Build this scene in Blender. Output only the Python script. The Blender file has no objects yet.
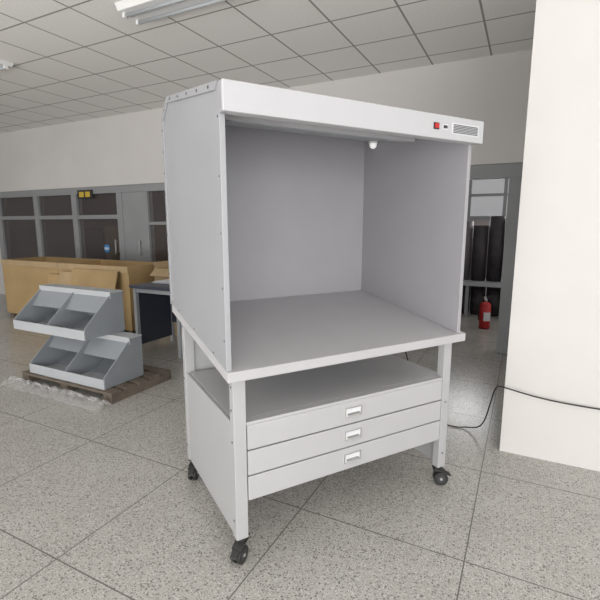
import bpy, bmesh, math, random
from mathutils import Vector, Matrix
random.seed(3)
scn = bpy.context.scene
try:
    scn.view_settings.view_transform = 'Standard'
except Exception as e:
    print(e)

# ---------------------------------------------------------------- materials
def mat(name, col, rough=0.5, metal=0.0, noise=0.0, nscale=8.0, bump=0.0, bscale=200.0, emit=None, estr=0, trans=0, alpha=1, spec=0.5):
    m = bpy.data.materials.new(name); m.use_nodes = True
    nt = m.node_tree; b = nt.nodes['Principled BSDF']
    b.inputs['Base Color'].default_value = (*col, 1)
    b.inputs['Roughness'].default_value = rough
    b.inputs['Metallic'].default_value = metal
    b.inputs['Specular IOR Level'].default_value = spec
    b.inputs['Transmission Weight'].default_value = trans
    b.inputs['Alpha'].default_value = alpha
    if emit:
        b.inputs['Emission Color'].default_value = (*emit, 1)
        b.inputs['Emission Strength'].default_value = estr
    tc = nt.nodes.new('ShaderNodeTexCoord')
    if noise > 0:
        n = nt.nodes.new('ShaderNodeTexNoise'); n.inputs['Scale'].default_value = nscale
        n.inputs['Detail'].default_value = 5
        r = nt.nodes.new('ShaderNodeValToRGB')
        r.color_ramp.elements[0].position = 0.3; r.color_ramp.elements[1].position = 0.7
        r.color_ramp.elements[0].color = (*[c*(1-noise) for c in col], 1)
        r.color_ramp.elements[1].color = (*[min(1, c*(1+noise*0.5)) for c in col], 1)
        nt.links.new(tc.outputs['Object'], n.inputs['Vector'])
        nt.links.new(n.outputs['Fac'], r.inputs['Fac'])
        nt.links.new(r.outputs['Color'], b.inputs['Base Color'])
    if bump > 0:
        n2 = nt.nodes.new('ShaderNodeTexNoise'); n2.inputs['Scale'].default_value = bscale
        bp = nt.nodes.new('ShaderNodeBump'); bp.inputs['Strength'].default_value = bump
        bp.inputs['Distance'].default_value = 0.002
        nt.links.new(tc.outputs['Object'], n2.inputs['Vector'])
        nt.links.new(n2.outputs['Fac'], bp.inputs['Height'])
        nt.links.new(bp.outputs['Normal'], b.inputs['Normal'])
    return m

def grid_nodes(nt, size, width, offx, offy):
    tc = nt.nodes.new('ShaderNodeTexCoord'); sp = nt.nodes.new('ShaderNodeSeparateXYZ')
    nt.links.new(tc.outputs['Object'], sp.inputs[0])
    outs = []
    for ax, off in (('X', offx), ('Y', offy)):
        a = nt.nodes.new('ShaderNodeMath'); a.operation = 'SUBTRACT'; a.inputs[1].default_value = off
        d = nt.nodes.new('ShaderNodeMath'); d.operation = 'DIVIDE'; d.inputs[1].default_value = size
        f = nt.nodes.new('ShaderNodeMath'); f.operation = 'FLOORED_MODULO'; f.inputs[1].default_value = 1.0
        l = nt.nodes.new('ShaderNodeMath'); l.operation = 'LESS_THAN'; l.inputs[1].default_value = width/size
        nt.links.new(sp.outputs[ax], a.inputs[0]); nt.links.new(a.outputs[0], d.inputs[0])
        nt.links.new(d.outputs[0], f.inputs[0]); nt.links.new(f.outputs[0], l.inputs[0])
        outs.append(l.outputs[0])
    mx = nt.nodes.new('ShaderNodeMath'); mx.operation = 'MAXIMUM'
    nt.links.new(outs[0], mx.inputs[0]); nt.links.new(outs[1], mx.inputs[1])
    return tc, mx.outputs[0]

def mixrgb(nt, fac, a, b):
    m = nt.nodes.new('ShaderNodeMix'); m.data_type = 'RGBA'
    for s, v in ((0, fac), (6, a), (7, b)):
        if isinstance(v, (tuple, float, int)):
            m.inputs[s].default_value = v if s == 0 else (*v, 1)
        else:
            nt.links.new(v, m.inputs[s])
    return m.outputs[2]

def mat_noise(nt, tc, scale, c0, c1):
    n = nt.nodes.new('ShaderNodeTexNoise'); n.inputs['Scale'].default_value = scale
    n.inputs['Detail'].default_value = 6
    r = nt.nodes.new('ShaderNodeValToRGB')
    r.color_ramp.elements[0].position = 0.35; r.color_ramp.elements[1].position = 0.65
    r.color_ramp.elements[0].color = (*c0, 1); r.color_ramp.elements[1].color = (*c1, 1)
    nt.links.new(tc.outputs['Object'], n.inputs['Vector']); nt.links.new(n.outputs['Fac'], r.inputs['Fac'])
    return r.outputs['Color']

def terrazzo():
    m = bpy.data.materials.new('terrazzo'); m.use_nodes = True
    nt = m.node_tree; b = nt.nodes['Principled BSDF']
    tc, line = grid_nodes(nt, 0.8, 0.006, -0.937, 1.84)
    base = mat_noise(nt, tc, 2.0, (0.40, 0.39, 0.36), (0.45, 0.44, 0.41))
    col = base
    for sc, th, c in ((85, 0.20, (0.185, 0.18, 0.165)), (150, 0.22, (0.25, 0.24, 0.225)), (110, 0.20, (0.57, 0.56, 0.535))):
        v = nt.nodes.new('ShaderNodeTexVoronoi'); v.inputs['Scale'].default_value = sc
        mp = nt.nodes.new('ShaderNodeMapping'); mp.inputs['Location'].default_value = (sc, sc*0.3, 0.1)
        nt.links.new(tc.outputs['Object'], mp.inputs[0]); nt.links.new(mp.outputs[0], v.inputs['Vector'])
        s = nt.nodes.new('ShaderNodeSeparateColor'); nt.links.new(v.outputs['Color'], s.inputs[0])
        mu = nt.nodes.new('ShaderNodeMath'); mu.operation = 'MULTIPLY'; mu.inputs[1].default_value = th*2.3
        nt.links.new(s.outputs[0], mu.inputs[0])
        l = nt.nodes.new('ShaderNodeMath'); l.operation = 'LESS_THAN'
        nt.links.new(v.outputs['Distance'], l.inputs[0]); nt.links.new(mu.outputs[0], l.inputs[1])
        col = mixrgb(nt, l.outputs[0], col, c)
    col = mixrgb(nt, line, col, (0.15, 0.145, 0.135))
    nt.links.new(col, b.inputs['Base Color'])
    b.inputs['Roughness'].default_value = 0.23
    return m

def ceiling_mat():
    m = bpy.data.materials.new('ceiling_tiles'); m.use_nodes = True
    nt = m.node_tree; b = nt.nodes['Principled BSDF']
    tc, line = grid_nodes(nt, 0.6, 0.018, 0.12, 0.25)
    base = mat_noise(nt, tc, 60, (0.78, 0.765, 0.75), (0.85, 0.835, 0.82))
    col = mixrgb(nt, line, base, (0.30, 0.29, 0.28))
    nt.links.new(col, b.inputs['Base Color']); b.inputs['Roughness'].default_value = 0.9
    return m

M = {}
M['grey'] = mat('powder_coat_grey', (0.315, 0.32, 0.338), 0.42, noise=0.04, nscale=3, bump=0.15, bscale=600)
M['fascia'] = mat('powder_coat_fascia', (0.45, 0.45, 0.468), 0.4, noise=0.02, nscale=3)
M['inner'] = mat('powder_coat_inner', (0.325, 0.32, 0.34), 0.5, noise=0.03, nscale=4)
M['table'] = mat('powder_coat_table', (0.435, 0.43, 0.445), 0.45, noise=0.03, nscale=5, bump=0.1, bscale=500)
M['cab'] = mat('powder_coat_cabinet', (0.385, 0.388, 0.395), 0.4, noise=0.03, nscale=3)
M['drawer'] = mat('drawer_coat', (0.42, 0.42, 0.428), 0.38, noise=0.02, nscale=3)
M['white'] = mat('white_plastic', (0.75, 0.75, 0.75), 0.4)
M['label'] = mat('paper_label', (0.6, 0.61, 0.63), 0.7)
M['black'] = mat('black_rubber', (0.02, 0.02, 0.02), 0.5)
M['dark'] = mat('dark_gap', (0.05, 0.05, 0.055), 0.7)
M['screw'] = mat('screw_steel', (0.16, 0.16, 0.17), 0.4, metal=0.6)
M['steel'] = mat('zinc_steel', (0.5, 0.5, 0.5), 0.35, metal=0.9)
M['red'] = mat('red_plastic', (0.45, 0.02, 0.02), 0.35)
M['redpaint'] = mat('red_enamel', (0.45, 0.02, 0.02), 0.3)
M['wall'] = mat('plaster_wall', (0.63, 0.61, 0.595), 0.9, noise=0.05, nscale=1.2, bump=0.1, bscale=80)
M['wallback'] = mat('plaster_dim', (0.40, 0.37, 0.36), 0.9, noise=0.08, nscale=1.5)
M['frame'] = mat('grey_frame', (0.28, 0.29, 0.30), 0.5, noise=0.06, nscale=4)
M['doorgrey'] = mat('grey_door_panel', (0.20, 0.21, 0.22), 0.5, noise=0.06, nscale=3)
M['glass'] = mat('tinted_glass', (0.09, 0.075, 0.075), 0.05, alpha=0.42, spec=0.8)
M['ply'] = mat('plywood', (0.42, 0.29, 0.14), 0.6, noise=0.14, nscale=2.5)
M['carton'] = mat('cardboard', (0.37, 0.25, 0.13), 0.8, noise=0.14, nscale=3)
M['carton2'] = mat('cardboard_pale', (0.43, 0.315, 0.18), 0.8, noise=0.12, nscale=5)
M['rack'] = mat('rack_blue_grey', (0.23, 0.25, 0.27), 0.45, noise=0.03)
M['racklight'] = mat('rack_white', (0.40, 0.42, 0.44), 0.45, noise=0.03)
M['tabledark'] = mat('dark_desk_top', (0.05, 0.06, 0.085), 0.35)
M['wood'] = mat('pallet_wood', (0.14, 0.115, 0.09), 0.8, noise=0.3, nscale=12)
M['wrap'] = mat('plastic_wrap', (0.5, 0.5, 0.5), 0.15, alpha=0.3)
M['roll'] = mat('dark_roll', (0.04, 0.035, 0.04), 0.6, noise=0.3, nscale=10)
M['rollgrey'] = mat('grey_roll', (0.13, 0.12, 0.13), 0.6)
M['bulb'] = mat('bulb', (0.8, 0.8, 0.8), 0.2, emit=(1, 1, 1), estr=0.4)
M['yellow'] = mat('yellow_paper', (0.6, 0.42, 0.05), 0.7)
M['blue'] = mat('blue_sticker', (0.05, 0.25, 0.6), 0.5)
M['floor'] = terrazzo(); M['ceil'] = ceiling_mat()

# ---------------------------------------------------------------- frames
ROOM = Matrix.Rotation(math.radians(-27), 4, 'Z')
BOOTH = Matrix.Translation((-0.27, 1.68, 0)) @ Matrix.Rotation(math.radians(29), 4, 'Z')

def empty(name, mtx):
    e = bpy.data.objects.new(name, None); scn.collection.objects.link(e)
    e.matrix_world = mtx; e.empty_display_size = 0.1
    return e

class B:
    def __init__(s): s.bm = bmesh.new(); s.mats = []
    def mi(s, m):
        if m not in s.mats: s.mats.append(m)
        return s.mats.index(m)
    def box(s, x0, x1, y0, y1, z0, z1, m):
        return s.prism([(y0, z0), (y1, z0), (y1, z1), (y0, z1)], x0, x1, m)
    def prism(s, prof, x0, x1, m, axis='x'):
        i = s.mi(m)
        def P(u, a, b):
            return {'x': (u, a, b), 'y': (a, u, b), 'z': (a, b, u)}[axis]
        A = [s.bm.verts.new(P(x0, a, b)) for a, b in prof]
        C = [s.bm.verts.new(P(x1, a, b)) for a, b in prof]
        fs = [s.bm.faces.new(A), s.bm.faces.new(C[::-1])]
        n = len(prof)
        for k in range(n):
            fs.append(s.bm.faces.new([A[k], C[k], C[(k+1) % n], A[(k+1) % n]]))
        for f in fs: f.material_index = i
        return s
    def cyl(s, c, r, h, m, axis='z', seg=24, r2=None):
        i = s.mi(m)
        rot = {'z': Matrix.Identity(4), 'x': Matrix.Rotation(math.pi/2, 4, 'Y'), 'y': Matrix.Rotation(-math.pi/2, 4, 'X')}[axis]
        res = bmesh.ops.create_cone(s.bm, cap_ends=True, segments=seg, radius1=r, radius2=r if r2 is None else r2, depth=h,
                                    matrix=Matrix.Translation(c) @ rot)
        fs = set()
        for v in res['verts']:
            for f in v.link_faces: fs.add(f)
        for f in fs: f.material_index = i; f.smooth = len(f.verts) == 4
        return s
    def sphere(s, c, r, m, sc=(1, 1, 1)):
        i = s.mi(m)
        res = bmesh.ops.create_uvsphere(s.bm, u_segments=20, v_segments=12, radius=r, matrix=Matrix.Translation(c) @ Matrix.Diagonal((*sc, 1)))
        fs = set()
        for v in res['verts']:
            for f in v.link_faces: fs.add(f)
        for f in fs: f.material_index = i; f.smooth = True
        return s
    def done(s, name, parent=None, mtx=None, bevel=0.0):
        bmesh.ops.recalc_face_normals(s.bm, faces=s.bm.faces)
        me = bpy.data.meshes.new(name); s.bm.to_mesh(me); s.bm.free()
        o = bpy.data.objects.new(name, me); scn.collection.objects.link(o)
        for m in s.mats: me.materials.append(M[m])
        if parent: o.parent = parent
        elif mtx is not None: o.matrix_world = mtx
        if bevel:
            b = o.modifiers.new('bevel', 'BEVEL'); b.width = bevel; b.segments = 2; b.limit_method = 'ANGLE'
        return o

def tube(name, pts, r, m, parent=None, mtx=None):
    cu = bpy.data.curves.new(name, 'CURVE'); cu.dimensions = '3D'; cu.bevel_depth = r; cu.bevel_resolution = 3
    sp = cu.splines.new('NURBS'); sp.points.add(len(pts)-1); sp.order_u = 4; sp.use_endpoint_u = True
    for p, q in zip(sp.points, pts): p.co = (*q, 1)
    cu.materials.append(M[m])
    o = bpy.data.objects.new(name, cu); scn.collection.objects.link(o)
    if parent: o.parent = parent
    elif mtx is not None: o.matrix_world = mtx
    return o

# ---------------------------------------------------------------- room
QB = 5.35; HC = 3.2; HD = 2.1; PR = -0.05
B().box(-13, 5, -5, 10, -0.1, 0, 'floor').done('floor', mtx=ROOM)
B().box(-13, 5, -5, 10, HC, HC+0.1, 'ceil').done('ceiling', mtx=ROOM)
B().box(-13, PR, QB, QB+0.15, HD, HC, 'wall').done('wall_back', mtx=ROOM)
B().box(-4.45, -1.75, QB, QB+0.15, 0, HD, 'wall').done('wall_back_middle', mtx=ROOM)
B().box(-13, -9.7, QB, QB+0.15, 0, HD, 'wall').done('wall_back_far', mtx=ROOM)
B().box(PR, 5, 2.96, QB+0.15, 0, HC, 'wall').done('wall_right', mtx=ROOM)
B().box(-13.15, -13, -5, 10, 0, HC, 'wall').done('wall_left', mtx=ROOM)
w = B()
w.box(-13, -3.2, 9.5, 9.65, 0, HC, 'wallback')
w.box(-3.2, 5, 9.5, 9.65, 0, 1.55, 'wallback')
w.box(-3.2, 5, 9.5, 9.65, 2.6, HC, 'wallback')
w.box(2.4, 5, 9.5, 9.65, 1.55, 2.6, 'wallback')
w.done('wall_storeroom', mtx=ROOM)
w = B()
for p in (-3.2, -2.6, -1.85, -1.1, -0.45, 0.2, 0.62, 0.9, 1.6, 2.3):
    w.box(p, p+0.06, 9.5, 9.58, 1.55, 2.6, 'frame')
w.box(-3.2, 2.4, 9.49, 9.57, 1.55, 1.62, 'frame').box(-3.2, 2.4, 9.49, 9.57, 2.0, 2.05, 'frame').box(-3.2, 2.4, 9.49, 9.57, 2.53, 2.6, 'frame')
w.box(-3.2, 2.4, 9.545, 9.55, 1.62, 2.53, 'glass')
w.done('window_1', mtx=ROOM)

# right doorway frame
g = 0.003
w = B()
w.box(-1.75+g, PR-g, QB, QB+0.12, 1.95, HD-g, 'frame')
w.box(-0.21, PR-g, QB, QB+0.12, g, 1.95, 'frame')
w.box(-1.75+g, -1.62, QB, QB+0.12, g, 1.95, 'frame')
w.box(-0.80, -0.75, QB+0.01, QB+0.10, g, 1.95, 'frame')
w.box(-1.62, -0.80, QB+0.01, QB+0.10, g, 0.9, 'doorgrey')
w.box(-1.62, -0.80, QB+0.04, QB+0.05, 0.9, 1.95, 'glass')
w.done('door_1', mtx=ROOM, bevel=0.004)

# left glazed doors
w = B()
w.box(-9.7+g, -4.45-g, QB, QB+0.12, HD-0.12, HD-g, 'frame')
for p in (-9.69, -8.45, -7.35, -6.2, -5.62, -4.95, -4.6):
    w.box(p, p+0.13, QB, QB+0.12, g, HD-0.12, 'frame')
w.box(-9.6, -6.1, QB+0.02, QB+0.08, g, 0.75, 'doorgrey')
w.box(-9.6, -6.2, QB+0.04, QB+0.05, 0.75, HD-0.12, 'glass')
w.box(-9.6, -6.2, QB+0.01, QB+0.08, 1.55, 1.62, 'frame')
w.box(-6.07, -5.62, QB+0.01, QB+0.08, g, HD-0.12, 'frame')
w.box(-5.5, -4.9, QB+0.04, QB+0.05, 0.6, HD-0.12, 'glass')
w.box(-5.5, -4.9, QB+0.01, QB+0.08, 1.45, 1.50, 'frame')
w.box(-5.5, -4.9, QB+0.01, QB+0.08, g, 0.6, 'doorgrey')
w.box(-4.85, -4.46, QB+0.01, QB+0.08, g, HD-0.12, 'doorgrey')
for p in (-5.70, -6.26): w.box(p, p+0.02, QB-0.04, QB-0.02, 0.95, 1.2, 'steel'); w.box(p, p+0.02, QB-0.03, QB+0.01, 0.97, 0.99, 'steel'); w.box(p, p+0.02, QB-0.03, QB+0.01, 1.16, 1.18, 'steel')
w.done('door_2', mtx=ROOM, bevel=0.004)
s = B(); s.box(-7.15, -6.75, QB-0.012, QB-0.002, 1.90, 2.05, 'black'); s.box(-7.10, -6.98, QB-0.015, QB-0.011, 1.93, 2.02, 'yellow'); s.box(-6.94, -6.82, QB-0.015, QB-0.011, 1.93, 2.02, 'yellow')
s.done('exit_sign', mtx=ROOM)
s = B(); s.cyl((-6.55, QB+0.036, 1.04), 0.07, 0.006, 'blue', axis='y'); s.box(-6.60, -6.50, QB+0.030, QB+0.033, 1.02, 1.06, 'white')
s.done('round_sticker', mtx=ROOM)

def fixture(p, q):
    e = empty('fluorescent_ceiling_light', ROOM @ Matrix.Translation((p, q, HC)))
    e2 = B()
    e2.prism([(-0.16, -0.001), (0.16, -0.001), (0.13, -0.05), (-0.13, -0.05)], -0.60, 0.60, 'white')
    e2.done('housing', e, bevel=0.004)
    t = B()
    for y in (-0.07, 0.07): t.cyl((0, y, -0.068), 0.014, 1.16, 'racklight', axis='x', seg=14)
    for y in (-0.07, 0.07):
        for x in (-0.58, 0.58): t.box(x-0.012, x+0.012, y-0.02, y+0.02, -0.085, -0.048, 'white')
    t.done('tubes', e)
fixture(-2.48, 2.93); fixture(-5.75, 3.05)

# ---------------------------------------------------------------- viewing booth
booth = empty('color_viewing_booth', BOOTH)
S = 0.145; Y0 = -0.045; ZT0 = 0.885
zt = lambda y: ZT0 + S*(y-Y0)
YB = 0.85
B().prism([(Y0, ZT0-0.042), (Y0, ZT0), (YB, zt(YB)), (YB, zt(YB)-0.042)], -0.035, 1.287, 'table').done('sloped_table', booth, bevel=0.003)
yF = -0.03
topz = lambda y: 1.945 + 0.165*(y-yF)
prof = [(yF, zt(yF)), (yF, topz(yF)), (0.72, topz(0.72)), (YB, topz(YB)-0.10), (YB, zt(YB))]
B().prism(prof, -0.034, -0.012, 'grey').done('side_panel_left', booth, bevel=0.002)
B().prism(prof, 1.238, 1.26, 'inner').done('side_panel_right', booth, bevel=0.002)
def inset(pr, d):
    n = len(pr); out = []
    for k in range(n):
        p0 = Vector(pr[k-1]); p1 = Vector(pr[k]); p2 = Vector(pr[(k+1) % n])
        a = (p1-p0).normalized(); b = (p2-p1).normalized()
        na = Vector((a.y, -a.x)); nb = Vector((b.y, -b.x))
        m = (na+nb).normalized(); out.append(tuple(p1 + m*d/max(0.3, m.dot(na))))
    return out
ins = inset(prof, 0.03)
rim = B()
for k in (2, 3, 1):
    k2 = (k+1) % 5
    rim.prism([prof[k], prof[k2], ins[k2], ins[k]], -0.042, -0.034, 'grey')
rim.done('panel_rim', booth, bevel=0.001)
sc = B()
ins2 = inset(prof, 0.015)
def dots(a, b, n, x, r=0.0055):
    for i in range(n):
        t = (i+0.5)/n
        sc.cyl((x, a[0]+(b[0]-a[0])*t, a[1]+(b[1]-a[1])*t), r, 0.003, 'screw', axis='x', seg=10)
dots(ins2[3], ins2[4], 9, -0.0435); dots(ins2[1], ins2[2], 5, -0.0435); dots(ins2[2], ins2[3], 1, -0.0435)
ins3 = inset(prof, 0.014)
dots(ins3[0], ins3[1], 5, -0.035, 0.004); dots(ins3[4], ins3[0], 3, -0.035, 0.004)
sc.done('panel_screws', booth)
B().box(-0.012, 1.238, 0.81, 0.828, zt(0.81), topz(0.81)-0.04, 'inner').done('back_panel', booth)
ZC0, ZC1 = 1.838, 1.942
c = B(); c.box(-0.034, 1.287, -0.072, -0.052, ZC0, ZC1, 'fascia'); c.done('canopy_fascia', booth, bevel=0.004)
c = B()
c.prism([(-0.055, ZC1-0.012), (-0.055, ZC1-0.001), (0.79, topz(0.79)-0.012), (0.79, topz(0.79)-0.028)], -0.011, 1.237, 'fascia')
c.box(-0.034, -0.012, -0.053, -0.031, ZC0, ZC1, 'grey')
c.box(1.262, 1.285, -0.053, 0.02, ZC0, ZC1, 'fascia')
c.box(-0.011, 1.262, -0.053, -0.020, ZC0+0.0, ZC0+0.012, 'fascia')
c.done('canopy_top', booth)
c = B(); c.prism([(-0.02, ZC0+0.02), (-0.02, ZC0+0.03), (0.808, ZC0+0.165), (0.808, ZC0+0.155)], -0.011, 1.237, 'inner')
c.done('canopy_underside', booth)
c = B()
def und(y): return ZC0+0.02+0.163*(y+0.02)
c.prism([(0.22, und(0.22)-0.018), (0.22, und(0.22)), (0.62, und(0.62)), (0.62, und(0.62)-0.018)], 0.08, 1.12, 'fascia')
c.prism([(0.25, und(0.25)-0.021), (0.25, und(0.25)-0.017), (0.59, und(0.59)-0.017), (0.59, und(0.59)-0.021)], 0.11, 1.09, 'racklight')
c.done('lamp_diffuser', booth, bevel=0.002)
c = B(); c.cyl((1.19, 0.66, und(0.66)-0.012), 0.028, 0.03, 'white'); c.sphere((1.19, 0.66, und(0.66)-0.035), 0.022, 'bulb')
c.done('spot_bulb', booth)
k = B()
yf = -0.072
x_ = 0.955
k.box(x_, x_+0.032, yf-0.004, yf, 1.876, 1.904, 'black'); k.box(x_+0.004, x_+0.028, yf-0.008, yf-0.003, 1.880, 1.900, 'red')
k.box(1.010, 1.042, yf-0.003, yf, 1.878, 1.902, 'label'); k.box(1.014, 1.038, yf-0.005, yf-0.002, 1.884, 1.897, 'dark')
k.box(1.070, 1.250, yf-0.002, yf, 1.864, 1.914, 'label')
for i in range(6):
    z = 1.870+i*0.0068
    k.box(1.078, 1.242, yf-0.004, yf-0.0015, z, z+0.004, 'screw')
k.done('control_panel', booth)

W = 1.24; D = 0.80; ZB = 0.115
leg = B()
def under(y): return zt(y)-0.042
for x0 in (0.0, W-0.055):
    for y0 in (0.0, D-0.045):
        leg.prism([(y0, ZB), (y0+0.045, ZB), (y0+0.045, under(y0+0.045)), (y0, under(y0))], x0, x0+0.055, 'cab')
leg.done('legs', booth, bevel=0.003)
sd = B()
for x0 in (0.004, W-0.02):
    sd.box(x0, x0+0.016, 0.045, D-0.045, ZB+0.005, 0.64, 'cab')
    sd.prism([(0.045, under(0.045)-0.03), (0.045, under(0.045)), (D-0.045, under(D-0.045)), (D-0.045, under(D-0.045)-0.03)], x0, x0+0.016, 'cab')
sd.done('side_panels', booth, bevel=0.002)
bk = B()
bk.prism([(D-0.03, 0.28), (D-0.015, 0.28), (D-0.015, under(D-0.03)), (D-0.03, under(D-0.03))], 0.055, W-0.055, 'cab')
bk.prism([(0.012, under(0.012)-0.03), (0.030, under(0.012)-0.03), (0.030, under(0.012)), (0.012, under(0.012))], 0.055, W-0.055, 'cab')
bk.done('back_sheet', booth)
cs = B()
cs.box(0.022, W-0.022, 0.047, D-0.047, 0.628, 0.642, 'drawer')
cs.box(0.056, W-0.056, 0.004, 0.047, 0.628, 0.642, 'drawer')
cs.box(0.022, W-0.022, 0.047, D-0.047, 0.28, 0.292, 'cab')
cs.box(0.056, W-0.056, 0.02, 0.047, 0.28, 0.292, 'cab')
cs.box(0.056, W-0.056, 0.026, 0.04, 0.28, 0.63, 'dark')
cs.done('shelf_carcass', booth, bevel=0.002)
hd = (0.632-0.284)/3
for i in range(3):
    z0 = 0.284 + i*hd
    d = B(); d.box(0.059, W-0.059, 0.0, 0.022, z0+0.003, z0+hd-0.003, 'drawer')
    d.done('drawer_front_%d' % (3-i), booth, bevel=0.003)
    h = B(); cx = 0.595; cz = z0+hd*0.55
    hw, hh = 0.048, 0.022
    h.box(cx-hw, cx+hw, -0.004, 0.0, cz-hh, cz+hh, 'white')
    h.box(cx-hw+0.010, cx+hw-0.010, -0.005, -0.003, cz-0.002, cz+hh-0.006, 'label')
    h.box(cx-hw, cx+hw, -0.007, -0.004, cz+hh-0.004, cz+hh, 'steel')
    h.box(cx-hw, cx-hw+0.005, -0.009, -0.004, cz-hh, cz+hh, 'steel').box(cx+hw-0.005, cx+hw, -0.009, -0.004, cz-hh, cz+hh, 'steel')
    h.prism([(-0.004, cz-0.004), (-0.016, cz-0.010), (-0.022, cz-0.020), (-0.019, cz-0.021), (-0.013, cz-0.013), (-0.004, cz-0.009)], cx-0.034, cx+0.034, 'steel')
    h.done('drawer_pull_%d' % (3-i), booth, bevel=0.001)
bo = B()
for z in (0.80, 0.70, 0.56, 0.20):
    bo.cyl((-0.001, 0.022, z), 0.005, 0.004, 'screw', axis='x', seg=10)
for z in (0.9, 0.6, 0.2):
    bo.cyl((-0.001, D-0.022, z), 0.005, 0.004, 'screw', axis='x', seg=10)
for z in (0.20, 0.50): bo.cyl((W-0.0275, -0.001, z), 0.005, 0.004, 'screw', axis='y', seg=10)
bo.done('leg_bolts', booth)
def caster(x, y, ang):
    e = bpy.data.objects.new('caster', None); scn.collection.objects.link(e); e.parent = booth
    e.location = (x, y, 0); e.rotation_euler = (0, 0, ang)
    b = B(); R = 0.039
    for s_ in (-1, 1):
        b.cyl((s_*0.014, -0.022, R), R, 0.016, 'black', axis='x', seg=28)
        b.cyl((s_*0.0225, -0.022, R), R*0.55, 0.003, 'dark', axis='x', seg=20)
        b.cyl((s_*0.0245, -0.022, R), 0.008, 0.003, 'steel', axis='x', seg=12)
    b.prism([(-0.035, 0.045), (-0.052, 0.06), (-0.045, 0.082), (-0.02, 0.095), (0.02, 0.097), (0.02, 0.085), (-0.008, 0.06), (-0.012, 0.036), (-0.028, 0.034)], -0.005, 0.005, 'black')
    b.prism([(-0.05, 0.078), (-0.02, 0.093), (0.022, 0.098), (0.022, 0.088), (-0.018, 0.083), (-0.048, 0.068)], -0.024, 0.024, 'black')
    b.cyl((0, 0, 0.098), 0.021, 0.012, 'black')
    b.cyl((0, 0, 0.107), 0.009, 0.016, 'steel')
    b.box(-0.028, 0.028, -0.024, 0.024, 0.110, 0.1155, 'black')
    b.prism([(-0.05, 0.075), (-0.078, 0.060), (-0.080, 0.053), (-0.048, 0.064)], -0.016, 0.016, 'black')
    b.done('swivel_wheel', e, bevel=0.0015)
for x, y, a in ((0.035, 0.03, -0.9), (W-0.03, 0.03, 1.0), (0.03, D-0.04, -0.6), (W-0.03, D-0.04, 0.4)):
    caster(x, y, a)

# ---------------------------------------------------------------- power cord
e = empty('power_cord', Matrix.Identity(4))
R3 = lambda p, q, z: tuple(ROOM @ Vector((p, q, z)))
tube('cable', [(0.62, 2.95, 0.9), (0.78, 2.95, 0.5), (0.86, 3.05, 0.02), (0.93, 3.13, 0.006), (1.05, 3.05, 0.006), (1.14, 2.97, 0.006), (1.20, 3.0, 0.006),
               R3(-0.17, 3.12, 0.05), R3(-0.135, 3.04, 0.25), R3(-0.105, 2.98, 0.42), R3(-0.08, 2.90, 0.46), R3(0.03, 2.92, 0.43), R3(0.2, 2.93, 0.40), R3(0.45, 2.94, 0.39), R3(0.82, 2.94, 0.40)], 0.0045, 'black', parent=e)
s = B(); s.box(0.80, 0.90, 2.946, 2.959, 0.35, 0.45, 'white'); s.box(0.82, 0.85, 2.92, 2.946, 0.38, 0.42, 'black')
s.done('wall_socket', mtx=ROOM, bevel=0.002)

# ---------------------------------------------------------------- extinguisher
ex = empty('fire_extinguisher', Matrix.Translation((2.615, 6.10, 0)))
b = B(); b.cyl((0, 0, 0.17), 0.075, 0.32, 'redpaint', seg=32); b.cyl((0, 0, 0.01), 0.07, 0.02, 'black')
b.sphere((0, 0, 0.33), 0.075, 'redpaint', (1, 1, 0.75)); b.cyl((0, 0, 0.40), 0.02, 0.05, 'steel')
b.box(-0.035, 0.07, -0.012, 0.012, 0.425, 0.437, 'black'); b.box(-0.02, 0.085, -0.012, 0.012, 0.45, 0.462, 'black'); b.box(-0.03, 0.0, -0.014, 0.014, 0.415, 0.46, 'steel')
b.box(-0.045, 0.045, -0.078, -0.06, 0.12, 0.24, 'label')
b.done('cylinder_body', ex)
tube('hose', [(-0.02, 0, 0.43), (-0.09, 0, 0.42), (-0.11, -0.01, 0.3), (-0.09, -0.01, 0.12)], 0.009, 'black', parent=ex)

# storeroom rolls on a low rack
b = B()
b.box(-2.45, 0.85, 7.35, 7.95, 0.50, 0.56, 'racklight')
for p in (-2.4, -0.8, 0.78): b.box(p, p+0.05, 7.37, 7.42, 0, 0.5, 'frame'); b.box(p, p+0.05, 7.87, 7.92, 0, 0.5, 'frame')
for i in range(14):
    p = -2.3+i*0.235; q = 7.65+random.uniform(-.08, .08); h = random.uniform(0.85, 1.05)
    b.cyl((p, q, 0.56+h/2), 0.115, h, 'roll' if i % 3 else 'rollgrey', seg=24); b.cyl((p, q, 0.56+h+0.001), 0.04, 0.004, 'carton2', seg=16)
    b.cyl((p+0.02, q, 0.23), 0.11, 0.46, 'roll', seg=24)
b.done('rack_of_film_rolls', mtx=ROOM)
b = B()
for i in range(8):
    p = -9.5+i*0.7; h = random.uniform(0.9, 1.5)
    b.box(p, p+0.6, 7.2, 7.8, 0, h, 'carton2' if i % 2 else 'rollgrey')
b.done('stack_of_storage_crates', mtx=ROOM)

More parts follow.
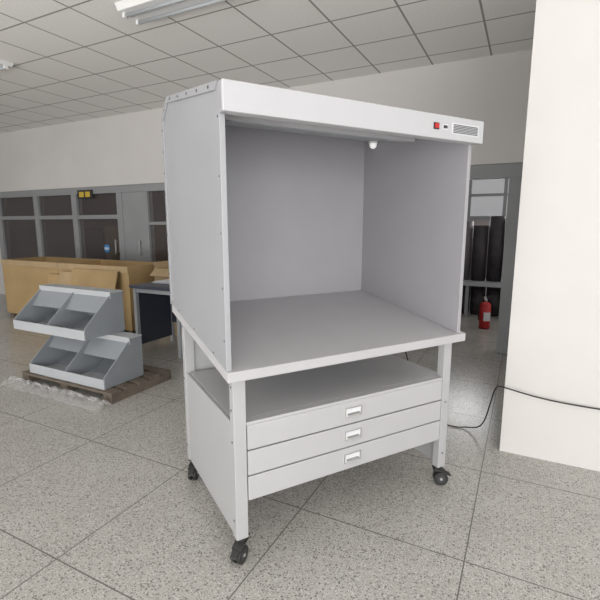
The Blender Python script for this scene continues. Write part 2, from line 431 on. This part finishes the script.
# ---------------------------------------------------------------- plywood crate and cartons at left
wc = empty('plywood_crate', ROOM @ Matrix.Translation((-7.25, 4.0, 0)))
b = B(); L = 2.75; DD = 0.7; H = 0.92; t = 0.022
for a, c2 in ((0, 1.35), (1.36, L)):
    b.box(a, c2, 0, t, 0.08, H, 'ply'); b.box(a, c2, DD-t, DD, 0.08, H, 'ply')
    b.box(a, a+t, t, DD-t, 0.08, H, 'ply'); b.box(c2-t, c2, t, DD-t, 0.08, H, 'ply')
    b.box(a+t, c2-t, t, DD-t, 0.08, 0.10, 'carton')
    b.box(a+t, c2-t, t, DD-t, 0.80, 0.815, 'carton')
    b.box(a, c2, -0.016, 0, H-0.08, H, 'carton2')
    for x in (a+0.04, (a+c2)/2, c2-0.12): b.box(x, x+0.08, 0.02, DD-0.02, 0.0, 0.08, 'wood')
b.done('crate_panels', wc, bevel=0.002)
b = B()
for i in range(3):
    o_ = 0.07*i
    b.prism([(-0.30+o_, 0.0), (-0.282+o_, 0.0), (-0.042+0.006*i, 0.86-0.05*i), (-0.060+0.006*i, 0.86-0.05*i)], 1.75-0.28*i, 2.62-0.25*i, 'ply' if i != 1 else 'carton2')
b.done('leaning_board', wc, bevel=0.001)
def carton(p0, p1, q0, q1, h, m, flap=True):
    b = B(); t = 0.012
    b.box(p0, p1, q0, q0+t, 0, h, m); b.box(p0, p1, q1-t, q1, 0, h, m)
    b.box(p0, p0+t, q0+t, q1-t, 0, h, m); b.box(p1-t, p1, q0+t, q1-t, 0, h, m)
    b.box(p0+t, p1-t, q0+t, q1-t, 0, h*0.9, m)
    if flap:
        b.prism([(q0, h), (q0-0.10, h-0.08), (q0-0.10, h-0.09), (q0, h-0.012)], p0+0.02, p1-0.02, m)
        b.prism([(p0, h), (p0-0.03, h+0.08), (p0-0.02, h+0.08), (p0+0.012, h)], q0+0.02, q1-0.02, m, axis='y')
    b.box((p0+p1)/2-0.03, (p0+p1)/2+0.03, q0-0.002, q0, 0, h, 'carton2')
    b.done('cardboard_carton', mtx=ROOM)
carton(-4.38, -3.92, 4.32, 4.9, 0.88, 'carton2'); carton(-3.85, -3.35, 4.40, 5.0, 0.82, 'carton', False)

# dark desk
dk = empty('work_desk', ROOM @ Matrix.Translation((-3.95, 3.5, 0)))
b = B(); b.box(0, 1.4, 0, 0.65, 0.75, 0.78, 'tabledark'); b.done('desk_top', dk, bevel=0.004)
b = B()
for x in (0.03, 1.33):
    for y in (0.03, 0.58): b.box(x, x+0.04, y, y+0.04, 0, 0.75, 'racklight')
b.box(0.07, 1.33, 0.04, 0.06, 0.70, 0.75, 'racklight'); b.box(0.04, 0.06, 0.07, 0.58, 0.08, 0.75, 'tabledark'); b.box(0.07, 1.33, 0.58, 0.6, 0.25, 0.75, 'tabledark')
b.box(0.62, 0.66, 0.07, 0.55, 0.0, 0.75, 'racklight')
b.done('desk_frame', dk)
b = B()
for i in range(4):
    b.prism([(0.25, 0.782+i*0.006), (0.5, 0.782+i*0.006), (0.5, 0.787+i*0.006), (0.25, 0.787+i*0.006)], 0.1+i*0.01, 0.5-i*0.012, 'label' if i % 2 else 'racklight')
b.done('paper_sheets', dk)

# ---------------------------------------------------------------- pallet with metal hoods
PP = -4.12; QP = 2.34
pl = empty('wooden_pallet', ROOM @ Matrix.Translation((PP, QP, 0)))
b = B()
for i in range(5): b.box(0, 1.2, i*0.145, i*0.145+0.1, 0.07, 0.09, 'wood')
for x in (0, 0.55, 1.1): b.box(x, x+0.1, 0, 0.68, 0, 0.07, 'wood')
b.done('planks', pl)
def stand(z, dx, dq, L=1.0):
    e = empty('metal_hood_tray', ROOM @ Matrix.Translation((PP+dx, QP+0.04+dq, z)))
    T = 0.37
    b = B()
    cheek = [(0.0, 0.0), (0.42, 0.0), (0.42, T), (0.30, T), (0.0, 0.10)]
    for x in (0, L*0.5, L-0.012): b.prism(cheek, x, x+0.012, 'rack')
    b.box(0.012, L-0.012, 0.408, 0.42, 0.012, T, 'rack')
    b.prism([(0.408, 0.10), (0.24, 0.012), (0.255, 0.012), (0.408, 0.09)], 0.012, L-0.012, 'rack')
    b.prism([(0.30, T), (0.18, 0.20), (0.19, 0.19), (0.31, T-0.01)], 0.012, L-0.012, 'rack')
    b.done('cheeks', e, bevel=0.001)
    b = B()
    b.box(-0.005, L+0.005, 0.28, 0.42, T, T+0.012, 'racklight')
    b.box(-0.005, L+0.005, 0.275, 0.285, T-0.05, T+0.012, 'racklight')
    b.box(0.012, L-0.012, 0.0, 0.41, 0.0, 0.012, 'racklight')
    b.box(-0.002, L+0.002, -0.012, 0.0, 0.0, 0.085, 'racklight')
    b.done('trays', e, bevel=0.001)
stand(0.091, 0.08, 0); stand(0.474, -0.17, 0.04)
bm = bmesh.new(); n = 46; mrow = 12
vs = [[bm.verts.new((PP-0.05+1.3*i/n, 0, 0)) for j in range(mrow+1)] for i in range(n+1)]
for i in range(n+1):
    for j in range(mrow+1):
        t = j/mrow
        vs[i][j].co.z = 0.004 + 0.085*math.sin(t*math.pi)*random.uniform(0.3, 1); vs[i][j].co.y = QP-0.17+0.15*t + random.uniform(-0.01, 0.01)
for i in range(n):
    for j in range(mrow): bm.faces.new([vs[i][j], vs[i+1][j], vs[i+1][j+1], vs[i][j+1]])
me = bpy.data.meshes.new('plastic_wrap'); bm.to_mesh(me); bm.free(); me.materials.append(M['wrap'])
o = bpy.data.objects.new('plastic_wrap', me); scn.collection.objects.link(o); o.matrix_world = ROOM

# ---------------------------------------------------------------- lights
wd = bpy.data.worlds.new('world'); scn.world = wd; wd.use_nodes = True
bg = wd.node_tree.nodes['Background']; bg.inputs[0].default_value = (0.97, 0.98, 1.0, 1); bg.inputs[1].default_value = 0.95

def area(name, p, q, z, sx, sy, power, direction, col=(1, 1, 1)):
    l = bpy.data.lights.new(name, 'AREA'); l.shape = 'RECTANGLE'; l.size = sx; l.size_y = sy; l.energy = power; l.color = col
    o = bpy.data.objects.new(name, l); scn.collection.objects.link(o)
    d = (ROOM.to_3x3() @ Vector(direction)).normalized()
    o.matrix_world = Matrix.Translation(ROOM @ Vector((p, q, z))) @ d.to_track_quat('-Z', 'Y').to_matrix().to_4x4()
area('window_daylight', 3.2, -3.2, 1.8, 5, 2.2, 220, (-0.75, 1, -0.05), (1, 0.99, 0.97))
area('ceiling_fill', -2.5, -2.2, 0.15, 10, 3, 560, (0, 0.55, 1), (1, 0.98, 0.95))  # added fill light, unseen behind the camera, aimed up to brighten the ceiling
area('storeroom_daylight', 0.5, 9.3, 2.1, 4, 1.0, 110, (0, -1, -0.3))

# ---------------------------------------------------------------- camera
cd = bpy.data.cameras.new('camera'); cam = bpy.data.objects.new('camera', cd); scn.collection.objects.link(cam)
cd.sensor_width = 36; cd.lens = 26.4; cd.clip_start = 0.05
cam.location = (0, 0, 1.45); cam.rotation_euler = (math.radians(90-9.7), 0, 0)
scn.camera = cam
